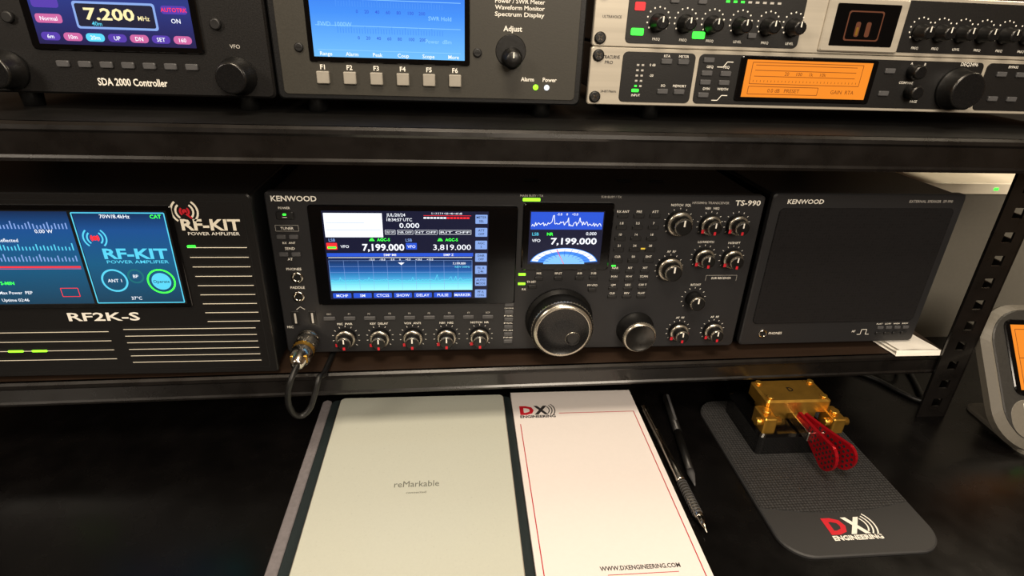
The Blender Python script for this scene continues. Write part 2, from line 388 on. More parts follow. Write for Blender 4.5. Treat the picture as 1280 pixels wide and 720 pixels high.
# dials
b=B(); b.lathe(0,0,[(0,34,'knob_black'),(3,34,'knob_dark'),(4,30,'knob_black'),(6,30,'knob_black'),(8,31.5,'knob_black'),(22,31.2,'knob_black',1),(23.5,30.2,'knob_rim'),(25.5,28.6,'knob_steel'),(27,26.5,'knob_rim'),(27,25.5,'knob_rim'),(26.4,25,'knob_dark'),(26.4,12,'knob_dark'),(26.6,3,'knob_dark')],'knob_black',120,knurl=.03)
b.lathe(10,-8,[(26.3,7.6,'knob_rim'),(27.3,7.2,'knob_rim'),(27.1,6.2,'knob_dark'),(26.5,5,'knob_black')],'knob_black',24)
b.obj('tuning_dial',ts,uvw(270,35.5+F,0),label='large knurled main tuning dial with finger dimple')
b=B(); b.lathe(0,0,[(0,19.5,'knob_black'),(2,19.5,'knob_black'),(3,17.5,'knob_black'),(17,17.5,'knob_black',1),(18.5,16.4,'knob_rim'),(20,15,'knob_rim'),(20,14,'knob_steel'),(19.6,13.6,'knob_steel'),(19.6,2,'knob_steel')],'knob_black',80,knurl=.04)
b.obj('tuning_dial',ts,uvw(350.5,22.5+F,0),label='smaller sub receiver tuning dial')
b=B(); smallknob(b,8,15); kme=b.mesh('knob')
for u,v in ((58,17.5),(91,17),(123.5,17),(157,17),(190,17),(409,137),(436,137),(409,103),(438,102),(397,19.5),(434,20)): place(kme,'knob',ts,uvw(u,v+F,0))
b=B(); smallknob(b,10,16,True,None); kme2=b.mesh('knob')
for u,v in ((378,138.5),(376,91.5)): place(kme2,'knob',ts,uvw(u,v+F,0))
b=B(); smallknob(b,9,14,False,None); place(b.mesh('knob'),'knob',ts,uvw(407,57+F,0))
def buttons(parent,name,pos,w,h,d,mt,r=1,F=0,z0=0):
    b=B(); b.rbox(-w/2,-h/2,w/2,h/2,0,d,mt,r,.5); me=b.mesh(name)
    for u,v in pos: place(me,name,parent,uvw(u,v+F,z0))
b=B(); b.rbox(-7.5,-3.6,7.5,3.6,0,2.2,'key_dark',1.5,.6); b.rbox(-1.5,.2,1.5,2,2.2,2.4,'e_green',.6); b.line([(-2,-1.5),(2,-1.5)],.5,2.4,'ink')
b.obj('power_button',ts,uvw(16,144+F,0))
buttons(ts,'button',[(10,123.5),(21,123.5),(10,106.5),(21,106.5)],8,4,1.8,'key_mid',1,F)
buttons(ts,'button',[(44+i*19.25,39) for i in range(9)],11,3.8,1.6,'key_mid',.8,F)
buttons(ts,'button',[(206,144-i*12.5) for i in range(7)],8,6,1.8,'key_mid',1,F)
buttons(ts,'button',[(219,52.5-i*8.4) for i in range(6)],9,4,1.8,'key_mid',.8,F)
buttons(ts,'button',[(323+(i%3)*15.5,145-(i//3)*11.4) for i in range(15)],10,4.2,1.8,'key_dark',1,F)
buttons(ts,'button',[(322+(i%3)*15,87.7-(i//3)*9.2) for i in range(12)],9,3.2,1.6,'key_dark',.8,F)
buttons(ts,'button',[(247,81),(266,81),(287,81),(301,81),(301,68),(241,72)],8,4,1.8,'key_dark',1,F)
b=B(); b.lathe(0,0,[(0,5.6,'chrome'),(1.5,5.4,'chrome'),(1.6,3.2,'chrome'),(.4,3,'pit')],'chrome',24); me=b.mesh('audio_jack')
for u,v in ((19,83),(18,63)): place(me,'audio_jack',ts,uvw(u,v+F,0),label='round headphone jack')
b=B(); b.rbox(-3.6,-7.5,3.6,7.5,0,1,'key_dark',.8,.3); b.rbox(-2.4,-6.3,2.4,6.3,1,1.2,'pit'); b.rbox(-.6,-5.5,1.2,5.5,1.2,1.4,'ink_dim'); me=b.mesh('usb_port')
for u,v in ((12,40),(28,40)): place(me,'usb_port',ts,uvw(u,v+F,0))
feet(ts,(40,420),(-30,-300),9)

# mic plug and cable
cb=root('microphone_plug',23,-2,18-10,'silver and gold knurled round plug with a black cable looping down','cable')
b=B(); T=Matrix.Rotation(math.radians(8),4,'X')
b.lathe(0,0,[(-1,10.5,'chrome'),(3,10.5,'chrome'),(4,8.8,'chrome'),(7,10.6,'chrome'),(20,10.6,'chrome',1),(21.5,9.4,'brass'),(25,9.4,'brass'),(26,10,'chrome'),(36,9,'chrome'),(38,6.8,'chrome'),(46,5.6,'chrome'),(47,3,'chrome')],'chrome',40,knurl=.08,T=Matrix.Translation((0,11,3)))
for s_ in (-1,1): b.rbox(s_*6-1.6,8,s_*6+1.6,16,30,42,'brass',1,.4,T=None)
b.obj('plug',cb)
b=B(FLAT); b.tube([(0,-48,10),(-3,-57,4),(-7,-61,-8),(-9,-60,-24),(-6,-58,-37),(0,-55,-41),(7,-52,-35),(12,-48,-22),(16,-42,-8),(17,-30,-12.2),(18,-10,-13.2),(20,40,-13.2)],2.8,'cable'); b.obj('cable',cb)

# ================================================================= speaker
sp=root('speaker',468,1,-9,'black external radio speaker with a wide fabric grille front','speaker',(0,0,math.radians(1)))
b=B(off=(0,F,0)); b.rbox(2,1,200,165,-200,-6,'case_black',3); b.obj('case',sp)
b=B(off=(0,F,0)); b.rbox(0,0,202,167,-7,0,'face_charcoal',4,1.2)
b.text('KENWOOD',15,159.5,4.4,'ink',.3,'l',37,.02); b.text('EXTERNAL SPEAKER  SP-990',188,160,2.3,'ink_dim',.3,'r')
b.text('PHONES',38,14,2.4,'ink',.3); b.text('AF',128,14,2.2,'ink',.3)
b.line([(133,10),(137,10),(137,16),(143,16),(143,10),(147,10)],.6,.35,'ink')
for i in range(4): b.text(('FLAT','LOW','HIGH','NARROW')[i],156+(i%4)*10,22.5,1.7,'ink',.3,width=7)
b.obj('faceplate',sp)
b=B(off=(0,F,0)); b.rbox(9,26,193,153,0,1.4,'mesh_cloth',5,.8)
b.obj('grille',sp)
buttons(sp,'button',[(158+i*10,18) for i in range(4)],7,3.4,1.6,'key_mid',.8,F); buttons(sp,'button',[(158+i*10,11) for i in range(4)],7,3.4,1.6,'key_dark',.8,F)
b=B(); b.lathe(0,0,[(0,5,'chrome'),(1.2,4.8,'chrome'),(1.3,3,'chrome'),(.4,2.8,'pit')],'chrome',24); b.obj('audio_jack',sp,uvw(24,14+F,0))
feet(sp,(25,175),(-30,-180),9)

# ================================================================= amplifier
am=root('power_amplifier',-345,-25,-9,'black metal radio power amplifier with touchscreen and slotted vents','amplifier')
A=345; F2=9
b=B(off=(A,F2,0)); b.rbox(-343,-3,-5,168,-340,-5,'case_black',2); b.obj('case',am)
b=B(off=(A,F2,0)); b.rbox(-345,-5,-3,170,-5,0,'face_black',3,1)
b.frame(-338,1,-10,164,.5,.2,'pit')
def slot(u0,u1,v,h=2):
    b.rbox(u0,v-h/2,u1,v+h/2,0,.15,'pit',h/2)
    b.line([(u0+1,v-h/2-.25),(u1-1,v-h/2-.25)],.6,.3,'ink_and_lit_edge')  # light catching the slot's lower edge, painted as a pale line
for i in range(9): slot(-62+ i*.4,-11,124-i*9.0,1.8)
for i in range(4): slot(-330,-144,43-i*9.6,2.2)
for i in range(6): slot(-133,-16,45-i*7.0,2.2)
b.rbox(-61,123,-54,125,.2,.7,'e_green',.8)
b.rbox(-215,21.5,-202,23.5,.2,.7,'e_lime',.8); b.rbox(-235,21.5,-222,23.5,.2,.7,'e_lime',.8)
b.text('RF2K-S',-145,57,8,'ink',.3,'c',60,.02)
b.text('RF-KIT',-38,143.5,9.5,'ink_and_lit_edge',.3,'c',48,.03); b.text('POWER AMPLIFIER',-37,135.5,2.8,'ink',.3,'c',42)
for i,r in enumerate((3.5,7,10.5)):
    for s_ in (0,180): b.arc(-57,155,r,1.6,s_-52,s_+52,.3,'red_paint' if i<1 else 'ink_and_lit_edge',12)
b.rbox(-59,152.8,-55,157,.2,.4,'red_paint',2); b.line([(-57,154),(-52,149)],1.6,.4,'red_paint')
b.obj('faceplate',am)
b=B(off=(A,F2,0)); b.rbox(-232,66,-67,160,0,1.6,'gloss_black',2,.5); z=1.9
b.quad(-226,70,-71,156,z-.1,'e_black')
grad('amp_scr',F2+70,F2+156,[(0,'#07405c'),(.45,'#10608a'),(.8,'#17559a'),(1,'#0a2850')],.9)
b.quad(-225,71,-148,155,z,'amp_scr'); b.quad(-144,71,-73,155,z,'amp_scr')
b.frame(-145,71.5,-73,154,.9,z+.1,'e_cyan')
b.text('Powersave',-222,151,3.2,'e_yellow',z+.1,'l'); b.text('70W/8.4kHz',-112,151,3.2,'e_white',z+.1); b.text('CAT',-80,151,3.2,'e_green',z+.1)
b.text('Reflected',-200,130,3,'e_white',z+.1); b.text('0.00 W',-170,138,3.2,'e_white',z+.1)
for j,(vv,c) in enumerate(((141,'e_ltblue'),(122,'e_cyan'),(112,'e_ltblue'))):
    for i in range(26): b.quad(-222+i*2.8,vv-1,-221+i*2.8,vv+ (4 if i%5==0 else 2)+random.random()*2,z+.1,c)
b.line([(-224,106),(-150,106)],1.4,z+.15,'e_red'); b.line([(-224,104.3),(-150,104.3)],.6,z+.16,'e_pink')
b.text('RF-KIT',-103,118,9,'e_cyan',z+.1,'c',52,.03); b.text('POWER AMPLIFIER',-103,110.5,2.8,'e_cyan',z+.1,'c',50)
for r in (3,6,9):
    for s_ in (0,180): b.arc(-132,132,r,1.3,s_-50,s_+50,z+.1,'e_red' if r<5 else 'e_cyan',12)
b.rbox(-134,130,-130,134,z,z+.15,'e_red',2)
for cu,r,c in ((-126,10,'e_cyan'),(-108,6,'e_teal')):
    b.arc(cu,93 if r>8 else 97,r,1.6,0,360,z+.1,c,30)
b.arc(-88,92,11,1.4,0,360,z+.1,'e_green',30); b.arc(-88,92,4,8,0,360,z+.1,'e_cyan',30); b.text('Operate',-88,92,2.8,'e_navy',z+.2)
b.text('ANT 1',-126,93,3,'e_white',z+.2); b.text('BP',-108,97,3,'e_white',z+.2); b.text('37\u00b0C',-112,76,3,'e_white',z+.2)
b.text('S-MIN',-218,91,3,'e_green',z+.1,'l'); b.frame(-172,78,-158,86,.5,z+.1,'e_red'); b.text('Max Power  PEP',-222,82,2.8,'e_white',z+.1,'l');b.text('Uptime 02:46',-222,75,2.8,'e_white',z+.1,'l')
b.obj('touchscreen',am)
feet(am,(35,310),(-30,-300),4)

# ================================================================= upper shelf devices
UZ=234
sd=root('antenna_controller',-189,-20,UZ,'black antenna controller box with purple screen and round knobs','controller')
A=189; F3=-UZ
b=B(off=(A,F3,0)); b.rbox(-187,247,26,345,-220,-5,'case_black',2); b.obj('case',sd)
b=B(off=(A,F3,0)); b.rbox(-189,246,28,346,-5,0,'face_black',4,1.5); b.text('SDA 2000 Controller',-76,255.5,5.2,'ink',.3,'c',50,.02)
for u in (-150,-8): b.lathe(u,298,[(0,4),(2.5,4),(3,3)],'key_dark',20)
b.text('VFO',3,283,2.4,'ink_dim',.3)
b.obj('faceplate',sd)
b=B(off=(A,F3,0)); b.rbox(-139,277,-19,343,0,2,'gloss_black',3,.6); z=2.3
grad('sda_scr',-UZ+280,-UZ+341,[(0,'#231a55'),(.5,'#2b3c92'),(1,'#1a2a78')],.8)
b.quad(-133,281,-24,340,z-.1,'sda_scr')
b.rbox(-104,292,-48,310,z-.05,z+.05,'e_ltblue',2); b.rbox(-102.5,293.5,-49.5,308.5,z,z+.1,'e_navy',1.5)
b.text('7.200',-80,302,7.5,'e_cream',z+.2,'c',34,.025); b.text('MHz',-57,300,3,'e_cream',z+.2); b.text('40m',-90,295.6,2.4,'e_cyan',z+.2)
for i,(c) in enumerate(('e_purple','e_pink','e_cyan','e_purple','e_pink','e_purple','e_pink')):
    u=-124+i*15.2; b.rbox(u-6.4,283.5,u+6.4,289,z-.05,z+.1,c,2.6); b.text(('6m','10m','20m','UP','DN','SET','160')[i],u,286.2,2.7,'e_white',z+.2)
b.rbox(-131,295,-113,301,z,z+.1,'e_pink',2); b.text('Normal',-122,298,2.7,'e_white',z+.2); b.rbox(-131,305,-113,311,z,z+.1,'e_purple',2)
b.rbox(-44,303.5,-26,309,z,z+.05,'e_purple',2);b.text('AUTOTRK',-35,306.3,2.7,'e_red',z+.2); b.text('ON',-35,299,3,'e_white',z+.2); b.text('CREATE/MODIFY',-78,315,3,'e_ltblue',z+.2); b.text('Tuning relays: OFF',-80,322,3,'e_white',z+.2)
b.obj('display',sd)
buttons(sd,'button',[(-122+i*15.2+A,267.5-UZ) for i in range(7)],9,4.5,1.6,'key_mid',1)
b=B(); b.lathe(0,0,[(0,14,'knob_black'),(3,14,'knob_black'),(4,12),(16,11.6,None,1),(18,10.5,'knob_steel'),(18,9.5,'knob_dark'),(18,2,'knob_dark')],'knob_black',48,knurl=.03); me=b.mesh('knob')
for u in (-161,2): place(me,'knob',sd,uvw(u+A,262-UZ,0))
feet(sd,(25,190),(-20,-190),12,8)

# power / swr meter
sw=root('station_monitor',30,-20,UZ,'dark grey station monitor with bright blue screen and square keys','meter')
A=-30
b=B(off=(A,F3,0)); b.rbox(32,247,267,345,-230,-5,'case_black',2); b.obj('case',sw)
b=B(off=(A,F3,0)); b.rbox(30,246,269,346,-5,0,'case_black',4,1.2); b.rbox(35,250,264,342,0,.8,'face_grey',3,.3)
for t,v in (('Power / SWR Meter',321),('Waveform Monitor',316.6),('Spectrum Display',312)): b.text(t,198,v,3,'ink',1.1,'l',38,.015)
b.text('Adjust',212,302,3.8,'ink',1.1,'c',None,.02)
for i in range(6): b.text('F%d'%(i+1),66+i*20.3,270.5,3.4,'ink',1.1,'c',None,.02)
b.text('Alarm',225,265.5,3,'ink',1.1,'c',None,.02); b.text('Power',243,265.5,3,'ink',1.1,'c',None,.02)
for u,v,c in ((232,259.5,'e_lime'),(241,259.5,'e_white')): b.lathe(u,v,[(.8,2.2,'chrome'),(1.4,2,c),(2.4,1,c)],'chrome',16)
for u,v in ((50,284),(185,284)): b.lathe(u,v,[(.8,3.4,'knob_black'),(2,3.4,'key_dark'),(2.4,2.4,'key_dark')],'knob_black',16); b.line([(u-2,v),(u+2,v)],.6,2.5,'pit')
b.lathe(211,286,[(.8,12,'knob_black'),(1.6,11.5)],'knob_black',32)
b.obj('faceplate',sw)
b=B(off=(A,F3,0)); b.rbox(57,274,179,345,.8,2,'gloss_black',2,.5); z=2.4
grad('swr_scr',-UZ+277,-UZ+341,[(0,'#6fbcf7'),(.5,'#3f8df2'),(1,'#2260dd')],1.1)
b.quad(61,278,175,341,z-.1,'swr_scr')
for v in (283,300,318): b.line([(64,v),(172,v)],.4,z,'e_sky2')
for v,t in ((296,'FWD  1000W'),(314,'SWR  3.0')):
    b.text(t,66,v+5,2.6,'e_sky2',z,'l')
    for i in range(40): b.quad(80+i*2,v-1,80.5+i*2,v+(2.5 if i%5 else 4),z,'e_skyblue')
    b.text('0     20     40     60     80     100    200',120,v-4,2,'e_blue',z)
b.text('Power  dBm',165,291,2.8,'e_sky2',z,'r'); b.text('SWR Hold',165,307,2.8,'e_sky2',z,'r')
for i in range(6): b.text(('Range','Alarm','Peak','Coup','Scope','More')[i],70+i*19.3,280.3,2.7,'e_white',z)
b.obj('display',sw)
buttons(sw,'button',[(66+i*20.3+A,263-UZ) for i in range(6)],9.5,9,3,'key_grey',.8,0,.8)
b=B(); b.lathe(0,0,[(0,8,'knob_black'),(2,8),(2.5,6.6),(15,6.2,None,1),(16,5.2,'knob_black'),(16,1)],'knob_black',36,knurl=.05); b.quad(-.5,1,.5,5,16.1,'ink')
b.obj('knob',sw,uvw(212+A,281-UZ,1.5))
feet(sw,(25,210),(-20,-200),12,8)

# rack units
def ear(b,u0,u1,v0,v1):
    for u in (u0+6,):
        for v in (v0+6,v1-6):
            b.lathe(u,v,[(.5,4.6,'cable'),(1.6,4.6,'cable'),(2.4,3.4,'cable')],'cable',18); b.line([(u-2,v-2),(u+2,v+2)],.9,2.5,'chrome'); b.line([(u-2,v+2),(u+2,v-2)],.9,2.5,'chrome')
rk=root('rack_equalizer',275,-20,UZ,'silver and black one-unit rack equalizer with orange display','audio equipment')
A=-275
b=B(off=(A,F3,0)); b.rbox(299,248,737,290,-220,-4,'case_black',2); b.obj('case',rk)
b=B(off=(A,F3,0)); b.rbox(275,247.5,760,291.2,-4,.5,'silver',2,.6)
for u0,u1 in ((301,361),(364,614),(617,738)): b.rbox(u0,250,u1,288.5,.5,1,'face_black',4,.2)
ear(b,275,300,247.5,291); ear(b,743,758,247.5,291)
b.text('ULTRACURVE',290,284,2.4,'paper_ink',.7,'c',17,.02); b.text('PRO',290,280,2.2,'paper_ink',.7); b.text('24-BIT/96kHz',292,258,1.8,'paper_ink',.7,'c',13)
for i in range(5):
    for j in (0,4): b.quad(313+j,262+i*4,315+j,263.4+i*4,1.1,'e_green' if i<1 and j==0 else 'ink_dim')
b.text('0 dB',326,279,1.6,'ink',1.1);b.text('-20',326,271,1.6,'ink',1.1);b.text('INPUT',315,255.5,1.6,'ink',1.1)
b.rbox(311,258,317,260.4,1,1.4,'e_green',.8)
for t,u,v in (('RTA',337,286),('METER',351,286),('I/O',337,263.5),('MEMORY',351,263.5),('GEQ',374,279),('PEQ',388,279),('DYN',374,262),('WIDTH',388,262),('A',548,286.3),('B',560,286),('COMPARE',548,271),('PAGE',560,256),('PUSH ENTER',598,252),('BYPASS',641,286),('UTILITY',690,286)): b.text(t,u,v,1.7,'ink',1.1)
b.line([(380,279),(385,279),(388,283),(393,283)],.6,1.1,'ink'); b.line([(380,253),(385,253),(388,257),(393,257)],.6,1.1,'ink')
b.text('DEQ2496',600,287,2.4,'ink',1.1)
b.obj('faceplate',rk)
b=B(off=(A,F3,0)); b.rbox(399,253,518,288,1,2.4,'gloss_black',2,.5); z=2.7
b.quad(404,256.5,513,285.5,z-.1,'e_orange')
for v in (281.5,277.5,273): b.line([(412,v),(500,v)],.5,z,'e_orange_dark')
b.frame(409,267,505,283.5,.5,z,'e_orange_dark'); b.frame(409,259,470,265,.5,z,'e_orange_dark')
for i in range(30): b.line([(412+i*3.1,268.5),(412+i*3.1,270)],.4,z,'e_orange_dark')
b.text('0.0 dB   PRESET',440,262,2.6,'e_orange_dark',z); b.text('GAIN  RTA',492,262,2.6,'e_orange_dark',z); b.text('20     100     1k     10k',456,275.3,2.4,'e_orange_dark',z)
b.obj('display',rk)
b=B(); b.lathe(0,0,[(0,17.5,'knob_black'),(2,17),(3,15.5),(14,15.2,None,1),(15.5,14,'knob_steel'),(15.5,13,'knob_dark'),(15.5,2,'knob_dark')],'knob_black',60,knurl=.03); b.obj('knob',rk,uvw(594+A,267-UZ,1),label='large black data wheel')
b=B(); b.lathe(0,0,[(0,6),(9,5.6,None,1),(10,4.6,'knob_steel'),(10,4,'knob_dark')],'knob_black',30,knurl=.05); me=b.mesh('knob')
for u,v in ((551,280),(554,264)): place(me,'knob',rk,uvw(u+A,v-UZ,1))
buttons(rk,'button',[(p[0]+A,p[1]-UZ) for p in ((337,282),(351,282),(337,259),(351,259),(372,284),(372,274),(372,267),(372,257),(388,274),(388,267),(632,280),(650,280),(668,280),(686,280),(632,260),(650,260),(668,260),(686,260),(705,280),(705,260),(722,280),(722,260),(530,280),(530,262))],9,4,1.6,'key_mid',.8,0,1)
feet(rk,(60,430),(-20,-200),13.5,8)

pre=root('rack_preamplifier',275,-20,291.2,'silver and black rack channel strip with rows of small knobs','audio equipment')
F4=-291.2
b=B(off=(A,F4,0)); b.rbox(299,291.8,737,334,-220,-4,'case_black',2); b.obj('case',pre)
b=B(off=(A,F4,0)); b.rbox(275,291.7,760,335.5,-4,.5,'silver',2,.6)
for u0,u1 in ((301,444),(528,738)): b.rbox(u0,294.5,u1,333,.5,1,'face_black',4,.2)
ear(b,275,300,291.7,335.5); ear(b,743,758,291.7,335.5)
b.text('ULTRAVOICE',289,313,2,'paper_ink',.7,'c',15)
for u,v,c in ((310,303,'e_green'),(360,302,'e_green')): b.rbox(u-5,v-2.6,u+5,v+2.6,1,1.8,c,1)
b.rbox(306,318,314,324,1,1.8,'e_red',1)
ks=[326,348,370,393,416,437]
kr=[546,564,583,602,622,642,662,682,702,722]
for u in ks+kr:
    b.text('LEVEL' if u%2 else 'FREQ',u,298.2,1.6,'ink',1.1)
    for a in range(-130,131,26):
        t=math.radians(90-a); b.lathe(u+9*math.cos(t),312+9*math.sin(t),[(1,.7,'ink'),(1.1,.6,'ink')],'ink',6)
for i in range(8): b.quad(378+i*6,326,381+i*6,327.5,1.1,'e_green' if i<3 else 'ink_dim')
b.obj('faceplate',pre)
b=B(off=(A,F4,0)); b.rbox(462,293.5,530,333,.5,3,'silver',1.5,1); b.rbox(469,298,523,329,3,3.2,'gloss_black',1)
b.rbox(480,302,510,324,3.2,3.3,'e_amber',2); b.rbox(481,303,509,323,3.3,3.4,'gloss_black',2); b.rbox(488,305,492,316,3.4,3.5,'e_amber',1.5);b.rbox(497,305,501,316,3.4,3.5,'e_amber',1.5); b.rbox(489,306,491,312,3.5,3.6,'brass',.5)
b.obj('tube_window',pre)
b=B(); b.lathe(0,0,[(0,7),(2,6.6),(3,5.6),(11,5.2,None,1),(12,4.4,'knob_steel'),(12,3.6,'knob_dark')],'knob_black',30,knurl=.05); b.quad(-.5,.5,.5,4.6,12.1,'ink'); me=b.mesh('knob')
for i,u in enumerate(ks+kr): place(me,'knob',pre,uvw(u+A,310-291.2,1))
buttons(pre,'button',[(337+A,326-291.2),(359+A,326-291.2),(404+A,303-291.2)],7,4,1.6,'key_mid',.8,0,1)

# ================================================================= items on the desk
fo=root('tablet_folio',120,-85,-DZ,'dark folio cover lying open under the tablet with grey spine','folio')
b=B(FLAT); b.rbox(-93,-135,108,125,0,2,'folio',6,.6); b.obj('cover',fo)
b=B(FLAT); b.rbox(-103,-135,-93.2,125,0,2.4,'folio_edge',4,.8); b.obj('spine',fo)
tb=root('paper_tablet',128.5,-85,-DZ+2.45,'thin pale grey electronic paper tablet lying on its dark folio','tablet')
b=B(FLAT); b.rbox(-91,-128,91,122,0,4.6,'silver',5,.8,topmat='slate_white')
b.text('reMarkable',1,-13,7.5,'slate_ink',4.8,'c',41,0); b.text('connected',1,-23.5,2.6,'slate_ink',4.8,'c',18,0)
b.obj('body',tb)
npd=root('notepad',299,-90,-DZ,'white paper notepad with red border lines and red logo','notepad')
b=B(FLAT); b.rbox(-70.5,-140,70.5,132,0,5,'paper'); b.obj('paper_block',npd)
b=B(FLAT); w=5.1; b.quad(-70.4,-139.8,70.4,131.9,w,'paper')
w=5.25
b.line([(-64.5,75),(-64.5,-135)],.9,w,'paper_red'); b.line([(64.5,92),(64.5,-135)],.9,w,'paper_red'); b.line([(-20,92),(64.9,92)],.9,w,'paper_red'); b.line([(-64.9,-135),(-20,-135)],.9,w,'paper_red')
def dxlogo(b,cu,cv,sc,w,dark,T=None):
    b.text('D',cu-10*sc,cv+3*sc,12.5*sc,'red_paint',w,'c',14*sc,.05,T=T); b.text('X',cu+4*sc,cv+3*sc,12.5*sc,dark,w,'c',14*sc,.05,T=T)
    for r in (8,10.8,13.6):
        b.arc(cu+4.5*sc,cv+3*sc,r*sc,1.0*sc,-42,42,w,dark,10)
    b.text('ENGINEERING',cu,cv-6.8*sc,3.6*sc,dark,w,'c',35*sc,.04,T=T)
dxlogo(b,-44,95,1.12,w,'paper_ink'); b.text('WWW.DXENGINEERING.COM',14,-106,4,'paper_ink',w,'c',66,.02); b.line([(-14,-112),(44,-112)],.6,w,'paper_red')
b.obj('top_sheet',npd)

def pen(name,x0,y0,x1,y1,label,metal):
    L=math.hypot(x1-x0,y1-y0); ang=math.atan2(y1-y0,x1-x0)
    r=root(name,x0,y0,-DZ,label,'pen',(0,0,ang))
    T=Matrix.Rotation(math.pi/2,4,'Y')
    def ax(b,prof,mt,seg=16,knurl=0): b.lathe(0,0,prof,mt,seg,knurl,T=Matrix.Translation((0,0,5))@T)
    if metal:
        b=B(FLAT); ax(b,[(8,3.6),(L*.62,4.2),(L*.64,4.4),(L*.66,4.2)],'chrome'); b.obj('barrel',r)
        b=B(FLAT); ax(b,[(L*.66,4.3),(L*.9,4.3,'chrome',1),(L*.91,3.6)],'chrome',24,.15)
        for k in range(12):
            ax(b,[(L*(.67+k*.019),4.7,'key_mid'),(L*(.675+k*.019),4.7,'key_mid')],'key_mid')
        b.obj('grip',r)
        b=B(FLAT); ax(b,[(L*.91,3.8),(L*.96,1.8),(L*.97,1),(L,.5)],'chrome'); b.obj('tip',r)
        b=B(FLAT); ax(b,[(0,2.4),(7.5,2.4),(8,3)],'chrome'); b.obj('push_button',r)
        b=B(FLAT); b.rbox(10,-1.4,46,1.4,9.8,10.8,'chrome',1); b.rbox(10,-1.4,13,1.4,8,10.5,'chrome'); b.obj('clip',r)
    else:
        b=B(FLAT); ax(b,[(0,3.6),(2,4.4),(L*.45,4.4)],'knob_black'); b.obj('cap',r)
        b=B(FLAT); ax(b,[(L*.45,4.2),(L*.86,3.8)],'knob_black'); b.obj('barrel',r)
        b=B(FLAT); ax(b,[(L*.86,3.8),(L*.9,3.4,'key_mid'),(L*.98,1.2,'key_mid'),(L,.5)],'key_mid'); b.obj('tip',r)
        b=B(FLAT); b.rbox(4,-1.3,50,1.3,9.6,10.6,'key_mid',1); b.obj('clip',r)
pen('mechanical_pencil',377,10,381,-166,'silver mechanical pencil with a ribbed grip lying on the desk',True)
pen('ballpoint_pen',410,28,391,-112,'slim black pen with a clip lying on the desk',False)

# mat
mt_=root('rubber_mat',515,-88,-DZ,'dark grey rounded rubber desk mat with red and white logo','mat')
b=B(FLAT); b.rbox(-74,-106,72,108,0,3,'rubber_smooth',26,1,seg=10)
n=24
pts=[(-72.5+143*i/n, -52-9*math.sin(math.pi*i/n)) for i in range(n+1)]
arc=[(70.5-22+22*math.cos(math.radians(a)),84+22*math.sin(math.radians(a))) for a in range(0,91,9)]
arc2=[(-72.5+22+22*math.cos(math.radians(a)),84+22*math.sin(math.radians(a))) for a in range(90,181,9)]
b.prism(pts+arc+arc2,3,3.7,'rubber')
dxlogo(b,-2,-80,1.3,3.3,'ink')
b.obj('pad',mt_)
# key
ky=root('morse_paddle_key',510,-28,-DZ+3.75,'twin paddle morse key with black base, gold blocks and red fingerpieces','morse key')
b=B(FLAT); b.rbox(-40,-44,38,32,0,24,'gloss_black',6,2.5); b.obj('base',ky)
b=B(FLAT); b.rbox(-28,-24,42,14,36,51,'brass',3,2); b.rbox(-20,-18,34,10,24,36,'brass',2)
b.text('D',7,-4,7,'knob_black',51.2,'c',6,.02)
b.obj('top_plate',ky)
b=B(FLAT); b.rbox(-7,-12,7,12,0,17,'brass',2,1); b.lathe(0,0,[(17,4.5,'brass'),(20,4.5,'brass',1)],'brass',20,.1)
b.lathe(0,0,[(-12,3.8),(-10,4.2),(7,4.2),(14,4.2,None,1)],'brass',20,.1,T=Matrix.Translation((0,-4,9))@Matrix.Rotation(math.pi/2,4,'Y')); me=b.mesh('contact_post')
place(me,'contact_post',ky,(-29,-28,24)); place(me,'contact_post',ky,(45,-28,21))
b=B(FLAT); b.rbox(-3,-22,3,22,0,10,'chrome',1,.5); me=b.mesh('lever'); place(me,'lever',ky,(5,-34,26)); place(me,'lever',ky,(16,-34,26))
def finger(x,ang):
    b=B(FLAT)
    M=Matrix.Rotation(math.radians(90),4,'Z')@Matrix.Rotation(math.radians(90),4,'X')
    # wedge-shaped plate: narrow at the lever, wide rounded end toward the operator
    lo=[];hi=[]
    for i in range(9):
        t=i/8; x_=32-50*t; h=4+11.5*t**1.2; hi.append((x_,h)); lo.append((x_,-h))
    end=[(-18-13*math.sin(math.radians(a)),15.5*math.cos(math.radians(a))) for a in range(10,171,16)]
    out=hi+end+lo[::-1]
    b.prism(out,-2,2,'red_anod',.6,T=M)
    for iy in range(-6,3):
        for iz in range(-2,3):
            y=iy*4.8+(2.4 if iz%2 else 0); z=iz*4.8
            lim=4+11.5*max(0,(32-y)/50)**1.2 if y>-18 else 15.5*math.sqrt(max(0,1-((y+18)/13)**2))
            if abs(z)<lim-2.8:
                b.lathe(y,z,[(-2.1,1.4,'pit'),(2.1,1.4,'pit')],'pit',10,T=M)
    o=b.obj('fingerpiece',ky,(x,-60,30),rot=(math.radians(14),0,math.radians(ang))); return o
finger(9,5); finger(22,20)
b=B(FLAT); b.lathe(0,0,[(0,3.4,'brass'),(2,3.2,'brass')],'brass',16); me=b.mesh('screw')
for x,y in ((-22,8),(36,8),(-22,-18),(36,-18)): place(me,'screw',ky,(x,y,51))

